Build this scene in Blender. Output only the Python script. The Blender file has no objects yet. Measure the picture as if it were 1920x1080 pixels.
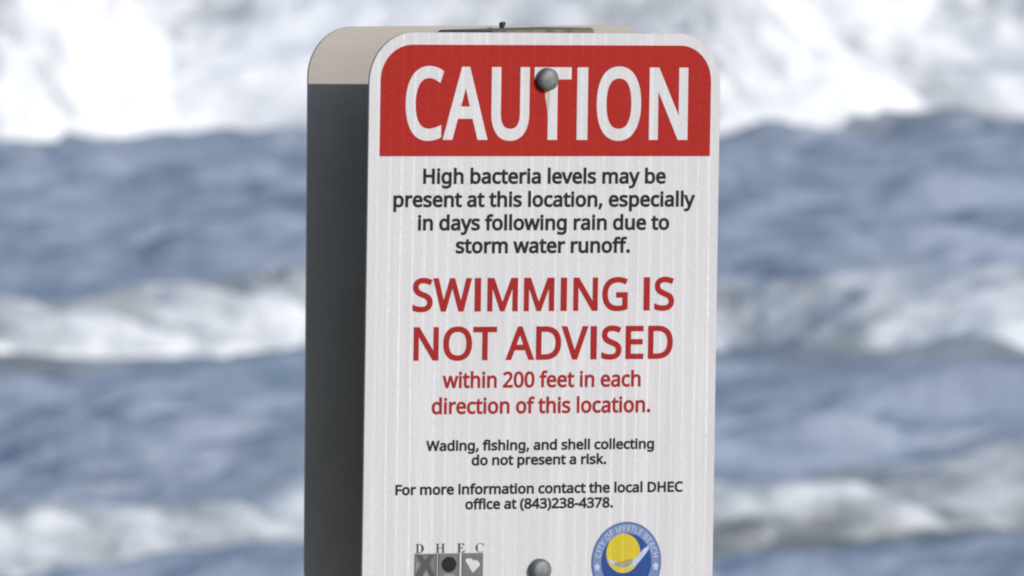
import bpy, math, random
import numpy as np
from mathutils import Vector, Matrix
from mathutils.geometry import delaunay_2d_cdt

R = math.radians
S = bpy.context.scene
COL = S.collection

# ------------------------------------------------------------------ camera
CAM_H = 4.0
cam = bpy.data.cameras.new('camera')
cam.sensor_width = 36.0
cam.lens = 565.37
cam.clip_start = 0.5
cam.clip_end = 20000
cam.dof.use_dof = True
cam.dof.focus_distance = 12.02
cam.dof.aperture_fstop = 37.0
camo = bpy.data.objects.new('camera', cam)
COL.objects.link(camo)
camo.location = (0, 0, CAM_H)
camo.rotation_euler = (R(90 - 2.5), 0, 0)
S.camera = camo

# ------------------------------------------------------------------ light
YAW = R(30)
NRM = Vector((math.sin(YAW), -math.cos(YAW), 0))       # front of the sign looks this way
SIDE = Vector((math.cos(YAW), math.sin(YAW), 0))
SUN = (SIDE * 43.0 + NRM * 90.5 + Vector((0, 0, 40.3))).normalized()
EL = math.asin(SUN.z)
AZ = math.atan2(SUN.x, SUN.y)
world = bpy.data.worlds.new('World')
S.world = world
world.use_nodes = True
nt = world.node_tree
bg = nt.nodes['Background']
sky = nt.nodes.new('ShaderNodeTexSky')
sky.sky_type = 'NISHITA'
sky.sun_disc = False
sky.sun_elevation = EL
sky.sun_rotation = AZ
sky.altitude = 0
sky.air_density = 1.0
sky.dust_density = 0.6
sky.ozone_density = 2.0
nt.links.new(sky.outputs[0], bg.inputs[0])
bg.inputs[1].default_value = 0.12
sun = bpy.data.lights.new('sun', 'SUN')
sun.energy = 3.0
sun.angle = R(0.55)
sun.color = (1.0, 0.965, 0.92)
suno = bpy.data.objects.new('sun', sun)
COL.objects.link(suno)
suno.location = (30, -30, 30)
suno.rotation_euler = SUN.to_track_quat('Z', 'Y').to_euler()

S.view_settings.view_transform = 'Standard'
S.view_settings.look = 'None'
S.view_settings.gamma = 1.0
S.view_settings.use_curve_mapping = False
S.view_settings.exposure = 0.10
S.cycles.pixel_filter_type = 'BLACKMAN_HARRIS'
S.cycles.filter_width = 2.05
S.cycles.max_bounces = 8


# ------------------------------------------------------------------ helpers
def link(o, parent=None):
    COL.objects.link(o)
    if parent is not None:
        o.parent = parent
    return o


def mesh_obj(name, verts, faces, mat, parent=None, smooth=False):
    me = bpy.data.meshes.new(name)
    me.from_pydata([tuple(v) for v in verts], [], faces)
    me.update()
    if mat: me.materials.append(mat)
    if smooth:
        me.polygons.foreach_set('use_smooth', [True] * len(me.polygons))
    return link(bpy.data.objects.new(name, me), parent)


def tag(o, label=None, cat=None, kind=None, group=None):
    if label: o['label'] = label
    if cat: o['category'] = cat
    if kind: o['kind'] = kind
    if group: o['group'] = group
    return o


class Mat:
    """small node-graph helper"""
    def __init__(self, name, **kw):
        self.m = bpy.data.materials.new(name)
        self.m.use_nodes = True
        self.t = self.m.node_tree
        self.b = self.t.nodes['Principled BSDF']
        for k, v in kw.items():
            self.b.inputs[k.replace('_', ' ')].default_value = v

    def n(self, kind, ins=None, **props):
        nd = self.t.nodes.new(kind)
        for k, v in props.items():
            setattr(nd, k, v)
        for k, v in (ins or {}).items():
            if hasattr(v, 'is_output') or isinstance(v, bpy.types.NodeSocket):
                self.t.links.new(v, nd.inputs[k])
            else:
                nd.inputs[k].default_value = v
        return nd

    def set(self, name, sock):
        self.t.links.new(sock, self.b.inputs[name])

    def coords(self, scale):
        tc = self.n('ShaderNodeTexCoord')
        mp = self.n('ShaderNodeMapping', {'Vector': tc.outputs['Object'], 'Scale': scale})
        return mp.outputs[0]

    def noise(self, vec, scale, detail=4, rough=.55, dist=0.0):
        return self.n('ShaderNodeTexNoise', {'Vector': vec, 'Scale': scale, 'Detail': detail,
                                             'Roughness': rough, 'Distortion': dist}).outputs['Fac']

    def ramp(self, fac, stops):
        nd = self.n('ShaderNodeValToRGB', {'Fac': fac})
        e = nd.color_ramp.elements
        while len(e) < len(stops): e.new(.5)
        for el, (p, c) in zip(e, stops):
            el.position = p
            el.color = (*c, 1) if len(c) == 3 else c
        return nd.outputs[0]

    def math(self, op, a, b=0.0):
        return self.n('ShaderNodeMath', {0: a, 1: b}, operation=op).outputs[0]

    def mul(self, a, b):
        nd = self.n('ShaderNodeMix', data_type='RGBA', blend_type='MULTIPLY')
        nd.inputs[0].default_value = 1
        self.t.links.new(a, nd.inputs[6]); self.t.links.new(b, nd.inputs[7])
        return nd.outputs[2]

    def mix(self, f, a, b):
        nd = self.n('ShaderNodeMix', data_type='RGBA')
        self.t.links.new(f, nd.inputs[0])
        for i, v in ((6, a), (7, b)):
            if isinstance(v, tuple): nd.inputs[i].default_value = (*v, 1)
            else: self.t.links.new(v, nd.inputs[i])
        return nd.outputs[2]

    def bump(self, h, strength, dist):
        self.set('Normal', self.n('ShaderNodeBump', {'Height': h, 'Strength': strength, 'Distance': dist}).outputs[0])


# ------------------------------------------------------------------ materials
def sheeting(name, col, amp=.10, rough=.5, spec=.14):
    """printed reflective sheeting: fine cells, columns of bead glints painted into the colour"""
    m = Mat(name, Roughness=rough)
    m.b.inputs['Specular IOR Level'].default_value = spec
    cols = m.noise(m.coords((1, 1, .035)), 95, 3, .6)
    cols2 = m.noise(m.coords((1, 1, .10)), 260, 2, .6)
    grain = m.noise(m.coords((1, 1, 1)), 420, 2, .6)
    blot = m.noise(m.coords((1, 1, 1)), 12, 3, .5)
    a = m.ramp(cols, [(.30, (1 - amp,) * 3), (.50, (1 - amp * .7, 1 - amp * .78, 1 - amp * .72)), (.60, (1 - amp * .55,) * 3), (.70, (1, 1, 1))])  # streak highlights of the beads, painted as lighter columns
    b = m.ramp(cols2, [(.3, (.965, .97, .98)), (.7, (1, 1, 1))])
    g = m.ramp(grain, [(.3, (.95, .95, .955)), (.62, (1, 1, 1))])
    d = m.ramp(blot, [(.3, (.965, .965, .96)), (.7, (1, .99, 1))])
    base = m.n('ShaderNodeRGB'); base.outputs[0].default_value = (*col, 1)
    # the sheeting's ribs, every 10 mm or so, with their uneven glints painted in lighter colour
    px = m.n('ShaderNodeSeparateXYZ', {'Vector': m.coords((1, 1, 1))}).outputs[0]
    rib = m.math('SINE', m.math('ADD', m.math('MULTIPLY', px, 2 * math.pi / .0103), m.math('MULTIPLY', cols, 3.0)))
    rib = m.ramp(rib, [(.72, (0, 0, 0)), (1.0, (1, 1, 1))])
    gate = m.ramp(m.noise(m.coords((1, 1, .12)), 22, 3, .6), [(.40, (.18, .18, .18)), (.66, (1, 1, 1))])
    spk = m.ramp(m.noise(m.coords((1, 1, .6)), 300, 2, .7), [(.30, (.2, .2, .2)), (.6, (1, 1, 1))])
    shine_tint = m.mul(m.mul(rib, gate), spk)
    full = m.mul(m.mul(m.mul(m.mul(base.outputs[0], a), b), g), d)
    m.set('Base Color', m.mix(m.math('MULTIPLY', shine_tint, .55), full, tuple(min(.92, c_ * 1.28) for c_ in col)))
    cell = m.n('ShaderNodeTexVoronoi', {'Vector': m.coords((1, 1, 1.0)), 'Scale': 330.0}).outputs['Distance']
    m.bump(m.math('ADD', cell, cols), .25, .0004)
    return m.m


WHITE = sheeting('white_sheeting', (.612, .606, .618), .13, .42, .25)
RED = sheeting('red_print', (.355, .010, .006), .10)
INK = sheeting('black_ink', (.012, .010, .014), .05)
REDINK = sheeting('red_ink', (.31, .009, .010), .06)
GREYINK = sheeting('grey_ink', (.165, .16, .165), .1)
MIDINK = sheeting('mid_grey_ink', (.085, .08, .085), .1)
LIGHTINK = sheeting('light_grey_ink', (.27, .265, .27), .1)
BLUE = sheeting('blue_ink', (.018, .062, .25), .1)
RINGBLUE = sheeting('ring_blue_ink', (.17, .23, .42), .1)
NAVY = sheeting('navy_ink', (.10, .15, .30), .1)
PALE = sheeting('pale_blue_ink', (.44, .50, .66), .1)
YELLOW = sheeting('yellow_ink', (.56, .45, .03), .1)
TAN = sheeting('tan_ink', (.34, .29, .14), .1)


def alu(name, col=(.425, .385, .347)):
    m = Mat(name, Roughness=.6, Metallic=.08)
    m.b.inputs['Specular IOR Level'].default_value = .3
    br = m.noise(m.coords((3, 3, 60)), 4, 4, .6)
    bl = m.noise(m.coords((1, 1, 1)), 14, 4, .55)
    c1 = m.ramp(bl, [(.32, tuple(c * .90 for c in col)), (.7, tuple(min(1, c * 1.06) for c in col))])
    c2 = m.ramp(br, [(.3, (.95, .95, .95)), (.7, (1, 1, 1))])
    m.set('Base Color', m.mul(c1, c2))
    m.set('Roughness', m.ramp(bl, [(.3, (.55,) * 3), (.7, (.75,) * 3)]))
    m.bump(br, .08, .0005)
    return m.m


ALU = alu('brushed_aluminium')


def galvanised():
    m = Mat('galvanised_steel', Roughness=.55, Metallic=.35)
    v = m.n('ShaderNodeTexVoronoi', {'Vector': m.coords((1, 1, 1)), 'Scale': 420.0}).outputs['Color']
    n = m.noise(m.coords((1, 1, 1)), 240, 3)
    m.set('Base Color', m.ramp(n, [(.3, (.12, .125, .125)), (.7, (.19, .20, .20))]))
    m.bump(n, .15, .0003)
    return m.m


BOLT = galvanised()


def wood():
    m = Mat('weathered_timber', Roughness=.85)
    g = m.noise(m.coords((1, 1, .06)), 120, 6, .6, .6)
    k = m.noise(m.coords((1, 1, .4)), 9, 4, .6)
    c = m.ramp(g, [(.3, (.10, .085, .06)), (.55, (.21, .185, .135)), (.75, (.30, .27, .21))])
    c2 = m.ramp(k, [(.3, (.75, .78, .72)), (.7, (1, 1, 1))])
    m.set('Base Color', m.mul(c, c2))
    m.bump(g, .6, .002)
    return m.m


WOOD = wood()


def sea_material():
    m = Mat('sea_water', Roughness=.16)
    m.b.inputs['IOR'].default_value = 1.333
    n1 = m.noise(m.coords((.9, .16, .3)), 1.0, 5, .6)
    foam = m.n('ShaderNodeAttribute', attribute_name='foam').outputs['Fac']
    silt = m.n('ShaderNodeAttribute', attribute_name='silt').outputs['Fac']
    deep = m.ramp(n1, [(.3, (.215, .262, .335)), (.7, (.415, .462, .555))])
    body = m.mix(silt, deep, (.185, .195, .18))
    wisp = m.noise(m.coords((.9, .5, 1)), 2.6, 5, .62, .4)
    lace = m.ramp(wisp, [(.42, (0, 0, 0)), (.66, (1, 1, 1))])
    f = m.math('MULTIPLY', foam, lace)
    m.set('Base Color', m.mix(f, body, (.72, .73, .75)))
    m.set('Roughness', m.math('ADD', m.math('MULTIPLY', f, .45), .11))
    rip = m.noise(m.coords((1.0, .7, 1)), 7, 5, .6, .3)
    m.bump(rip, .55, .05)
    return m.m


SEA = sea_material()


def foam_material():
    m = Mat('sea_foam', Roughness=.65)
    m.b.inputs['Specular IOR Level'].default_value = .3
    m.b.inputs['Subsurface Weight'].default_value = .0
    dens = m.n('ShaderNodeAttribute', attribute_name='dens').outputs['Fac']
    f1 = m.noise(m.coords((1, 1, 1)), 5.0, 5, .6, .3)
    f2 = m.noise(m.coords((1, 1, 1)), 24, 4, .6)
    t = m.math('ADD', m.math('MULTIPLY', m.math('SUBTRACT', f1, .5), .9), dens)
    m.set('Base Color', m.ramp(t, [(0.0, (.20, .213, .213)), (.35, (.44, .46, .475)), (.62, (.74, .75, .77)), (.9, (.95, .95, .95))]))
    m.bump(m.math('ADD', f1, m.math('MULTIPLY', f2, .4)), .7, .06)
    return m.m


FOAM = foam_material()


def sand():
    m = Mat('sand', Roughness=.95)
    n = m.noise(m.coords((1, 1, 1)), .8, 6, .6)
    g = m.noise(m.coords((1, 1, 1)), 90, 3, .6)
    m.set('Base Color', m.ramp(n, [(.3, (.30, .25, .18)), (.7, (.42, .36, .27))]))
    m.bump(m.math('ADD', n, g), .5, .02)
    return m.m


SAND = sand()

# ------------------------------------------------------------------ sea and surf
rng = np.random.default_rng(11)


def lattice(seed):
    return np.random.default_rng(seed).random((256, 256))


def vnoise(x, y, seed=0):
    g = lattice(seed)
    xi = np.floor(x).astype(int); yi = np.floor(y).astype(int)
    fx = x - xi; fy = y - yi
    fx = fx * fx * (3 - 2 * fx); fy = fy * fy * (3 - 2 * fy)
    a = g[xi & 255, yi & 255]; b = g[(xi + 1) & 255, yi & 255]
    c = g[xi & 255, (yi + 1) & 255]; d = g[(xi + 1) & 255, (yi + 1) & 255]
    return a + (b - a) * fx + (c - a) * fy + (a - b - c + d) * fx * fy


def fbm(x, y, seed=0, octv=4, gain=.5):
    s = 0; a = 1; t = 0
    for i in range(octv):
        s = s + a * vnoise(x + 31.7 * i, y + 17.3 * i, seed + i)
        t += a; a *= gain; x = x * 2.03; y = y * 2.03
    return s / t


def sstep(a, b, v):
    t = np.clip((v - a) / (b - a), 0, 1)
    return t * t * (3 - 2 * t)


# every breaker: foot line (x, y), height along x, length of the front, decay of the back
BREAK = [
    dict(foot=[(-60, 111), (-20, 112), (-3.64, 114.4), (-2.5, 116.2), (-1.5, 116.2), (1.5, 116.0), (2.15, 117.0), (3.0, 117.8), (3.9, 118.0), (20, 118), (60, 122)],
         hgt=[(-60, 1.3), (-4, 1.55), (0, 1.6), (4, 1.5), (60, 1.4)], front=2.6, back=7.0, foot_bare=.01, amp=.17, lump=1.7, dens=.57, low=.16, soft=.72, ys=2.7, xs=.8, ev=.1, solid=.9, siltk=.4, seed=40),
    dict(foot=[(-60, 79), (-20, 81), (-2.62, 81.4), (-1.8, 82.2), (-1.08, 83.1), (1.1, 82.9), (1.8, 82.4), (2.7, 82.2), (20, 84), (60, 82)],
         hgt=[(-60, .28), (-2.6, .29), (-1.6, .33), (-1.1, .35), (1.2, .33), (1.7, .36), (2.6, .36), (60, .30)], front=1.0, back=4.0, foot_bare=.08, ev=.6, amp=.075, lump=3.2, dens=.60, low=.12, soft=.62, solid=.5, siltk=.6, seed=50),
    dict(foot=[(-60, 62), (-20, 63), (-2.06, 64.1), (-1.4, 64.6), (-.85, 65.2), (.9, 66.4), (1.44, 66.8), (2.2, 67.4), (20, 68.4), (60, 66)],
         hgt=[(-60, .2), (-2, .20), (-.9, .24), (.9, .13), (1.4, .19), (2.2, .22), (60, .2)], front=1.0, back=3.4, foot_bare=.07, ev=.55, amp=.062, lump=3.4, dens=.47, low=.06, murk=.38, soft=.7, seed=60),
    dict(foot=[(-60, 148), (0, 150), (60, 153)], hgt=[(-60, 1.5), (60, 1.7)], front=4, back=9, foot_bare=.05, amp=.3, lump=1.6, dens=.7, seed=70),
]
RIP = []
_r = random.Random(5)
for i in range(110):
    lam = .30 * (7.0 / .30) ** (_r.random() ** 1.15)
    th = _r.gauss(0, .34)
    k = 2 * math.pi / lam
    RIP.append((k * math.sin(th), k * math.cos(th), _r.random() * 6.283, .0195 * lam ** .9 * (1 if lam < .9 else (.9 / lam) ** 1.3)))


def chop(x, y):
    z = np.zeros_like(x)
    for kx, ky, ph, a in RIP:
        p = kx * x + ky * y + ph
        z += a * (np.sin(p) + .25 * np.sin(2 * p + 1.3))
    return z * (.65 + .7 * vnoise(x * .5, y * .25, 3))


def foot_y(b, x):
    return np.interp(x, *zip(*b['foot'])) + .15 * (fbm(x * .9, x * 0 + b['seed'], b['seed'], 4) - .5) * min(b['front'], 1.2)


def sea_height(x, y, want=False):
    z = chop(x, y)
    silt = np.zeros_like(x); foam = np.zeros_like(x)
    for b in BREAK:
        yf = foot_y(b, x)
        H = np.interp(x, *zip(*b['hgt'])) * (.93 + .14 * fbm(x * .8, x * 0, b['seed'] + 5, 3))
        s = y - yf
        up = sstep(0, b['front'], s)
        dn = np.exp(-np.clip(s - b['front'], 0, None) / b['back'])
        z = z * (1 - .4 * up * dn) * (1 - .35 * sstep(-3, -.5, s) * (1 - sstep(b['front'] * 2, b['front'] * 3, s))) + H * up * dn
        silt = np.maximum(silt, sstep(-b['front'] * 1.3, -.1, s) * (1 - sstep(b['front'], b['front'] * 2.4, s)) * b.get('siltk', .8) * (.55 + .6 * vnoise(x * 1.1, y * .5, b['seed'] + 9)))
        foam = np.maximum(foam, sstep(b['front'] * .4, b['front'], s) * np.exp(-np.clip(s - b['front'], 0, None) / (b['back'] * .8)) * .85)
    if want:
        return z, np.clip(silt, 0, 1), foam
    return z


def grid_object(name, X, Y, Z, mat, attrs, keep=None, smooth=True):
    nx, ny = X.shape
    idx = np.arange(nx * ny).reshape(nx, ny)
    q = np.stack([idx[:-1, :-1], idx[1:, :-1], idx[1:, 1:], idx[:-1, 1:]], -1).reshape(-1, 4)
    if keep is not None:
        kk = (keep[:-1, :-1] | keep[1:, :-1] | keep[1:, 1:] | keep[:-1, 1:]).reshape(-1)
        q = q[kk]
        used = np.zeros(nx * ny, bool); used[q.ravel()] = True
        remap = np.cumsum(used) - 1
        q = remap[q]
    else:
        used = np.ones(nx * ny, bool)
    co = np.stack([X.ravel(), Y.ravel(), Z.ravel()], -1)[used].astype(np.float32)
    me = bpy.data.meshes.new(name)
    me.vertices.add(len(co)); me.vertices.foreach_set('co', co.ravel())
    me.loops.add(q.size); me.loops.foreach_set('vertex_index', q.ravel().astype(np.int32))
    me.polygons.add(len(q))
    me.polygons.foreach_set('loop_start', np.arange(0, q.size, 4, dtype=np.int32))
    me.polygons.foreach_set('use_smooth', np.full(len(q), smooth))
    me.update(calc_edges=True)
    for k, v in attrs.items():
        a = me.attributes.new(k, 'FLOAT', 'POINT')
        a.data.foreach_set('value', v.ravel()[used].astype(np.float32))
    me.materials.append(mat)
    return link(bpy.data.objects.new(name, me))


def axis(core, grow, n):
    lo, hi = core[0], core[-1]; st = core[1] - core[0]
    e = []; d = st; p = hi
    for i in range(n):
        d *= grow; p += d; e.append(p)
    f = []; d = st; p = lo
    for i in range(n):
        d *= grow; p -= d; f.append(p)
    return np.array(f[::-1] + list(core) + e)


ax = axis(np.arange(-9, 9.01, .065), 1.055, 148)
ay_core = np.arange(60, 126, .065)
ay = np.concatenate([np.arange(28, 60, 1.0), ay_core])
d = .065; p = ay_core[-1]; ext = []
while p < 9000:
    d = min(d * 1.06, 800); p += d; ext.append(p)
ay = np.concatenate([ay, ext])
X, Y = np.meshgrid(ax, ay, indexing='ij')
Z, SI, FO = sea_height(X, Y, True)
far = 1 - sstep(120, 500, np.hypot(X, Y - 90))
near = sstep(28, 55, Y)
Z = Z * far * near
sea = grid_object('sea', X, Y, Z, SEA, {'silt': SI * far, 'foam': FO * far})
tag(sea, 'choppy blue grey sea running in towards the beach', None, 'structure')
sea['label'] = 'choppy blue grey sea running in towards the beach'


def surf(b, label, res, x0=-28, x1=28):
    xs = np.arange(x0, x1, res)
    ss = np.arange(b['front'] * .02, b['front'] * 1.9 + .3, res * .8)
    X, Sg = np.meshgrid(xs, ss, indexing='ij')
    Y = foot_y(b, X) + Sg
    base = sea_height(X, Y)
    L = b['lump']; sd = b['seed']
    xs_ = b.get('xs', .72)
    big = fbm(X * L * .45 * xs_, Y * L * .45 * b.get('ys', .8), sd + 11, 3)
    mid = fbm(X * L * xs_ + 9, Y * L * b.get('ys', .8), sd + 17, 5, .52)
    lump = .35 + .9 * mid + .3 * (1 - np.abs(2 * mid - 1) * 1.7)                     # billows
    t = Sg / b['front']
    edge = b.get('foot_bare', .1) * (1 + b.get('ev', 2.2) * (fbm(X * 2.2, X * 0 + 4, sd + 23, 3) - .35))
    cover = sstep(edge, edge + .12, t) * (1 - sstep(1.15, 1.9, t + .5 * (big - .5)))
    hole = sstep(.24, .46, .55 * big + .45 * mid + .10 * cover + (.12 if b['amp'] > .2 else .06) + b.get('solid', .25) * (1 - np.clip(t, 0, 1) ** 1.5))
    th = b['amp'] * (cover * hole * (.35 + .9 * lump * (.4 + big)) ) - .025
    Zf = base + th
    Yf = Y - th * .8 * sstep(0, .6, t) * (1 - sstep(.9, 1.4, t))      # spills forward
    dens = b['dens'] + b.get('soft', .55) * ((big - .5) + (mid - .5)) - .30 * (1 - hole)
    dens = dens + b.get('low', .12) * (1 - 2 * np.clip(t, 0, 1))
    dens = dens - b.get('murk', 0) * (1 - sstep(.28, .45, t)) * (.25 + .75 * sstep(-.3, .8, X))
    o = grid_object('surf_foam', X, Yf, Zf, FOAM, {'dens': np.clip(dens, 0, 1.2)}, keep=th > -.015)
    return tag(o, label, 'surf', 'stuff')


surf(BREAK[0], 'tall white breaking wave filling the top of the view behind the sign', .055, -36, 36)
surf(BREAK[1], 'low grey white band of surf half way up the caution sign', .034)
surf(BREAK[2], 'nearest broken line of surf near the foot of the photograph', .034)
surf(BREAK[3], 'farthest line of surf behind the tall breaking wave', .16, -45, 45)


def spray(b, n, x0, x1, size, label):
    """thrown drops and clots above the crest, one mesh"""
    rr = np.random.default_rng(b['seed'] + 3)
    x = rr.uniform(x0, x1, n)
    clump = vnoise(x * 1.6, x * 0, b['seed'] + 31)
    s = b['front'] * rr.uniform(.25, 1.25, n)
    y = foot_y(b, x) + s
    z = sea_height(x, y) + b['amp'] * (.3 + 1.6 * rr.random(n) ** 2 * clump) 
    r = size * (.3 + rr.random(n) ** 3 * 1.6)
    ico = np.array([(0, 0, 1), (1, 0, 0), (0, 1, 0), (-1, 0, 0), (0, -1, 0), (0, 0, -1)], float)
    fc = np.array([(0, 1, 2), (0, 2, 3), (0, 3, 4), (0, 4, 1), (5, 2, 1), (5, 3, 2), (5, 4, 3), (5, 1, 4)])
    V = (ico[None] * r[:, None, None] * rr.uniform(.6, 1.4, (n, 6, 1)) + np.stack([x, y, z], -1)[:, None]).reshape(-1, 3)
    Fc = (fc[None] + (np.arange(n) * 6)[:, None, None]).reshape(-1, 3)
    me = bpy.data.meshes.new('sea_spray')
    me.from_pydata(V.tolist(), [], Fc.tolist()); me.update()
    me.polygons.foreach_set('use_smooth', [True] * len(me.polygons))
    a = me.attributes.new('dens', 'FLOAT', 'POINT')
    a.data.foreach_set('value', np.full(len(V), b['dens'] + .1, np.float32))
    me.materials.append(FOAM)
    tag(link(bpy.data.objects.new('sea_spray', me)), label, 'spray', 'stuff')


spray(BREAK[0], 18000, -34, 34, .028, 'white spray thrown up over the tall breaking wave')
spray(BREAK[1], 12000, -26, 26, .012, 'specks of spray over the low surf half way up the sign')
spray(BREAK[2], 10000, -26, 26, .010, 'specks of spray over the nearest surf')

# beach the sign stands on, sloping down under the water
bx_ = axis(np.arange(-12, 12.1, .5), 1.25, 22)
by_ = np.concatenate([-np.geomspace(300, 6, 20), np.arange(-5, 70, .5)])
X, Y = np.meshgrid(bx_, by_, indexing='ij')
Zb = np.interp(Y, [-300, 0, 6, 12, 24, 45, 70], [2.9, 2.4, 1.75, 1.45, 1.0, -.15, -1.2]) + .06 * (fbm(X * .7, Y * .7, 90, 4) - .5)
tag(grid_object('beach', X, Y, Zb, SAND, {}), 'pale sand beach sloping down to the water', None, 'structure')

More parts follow.
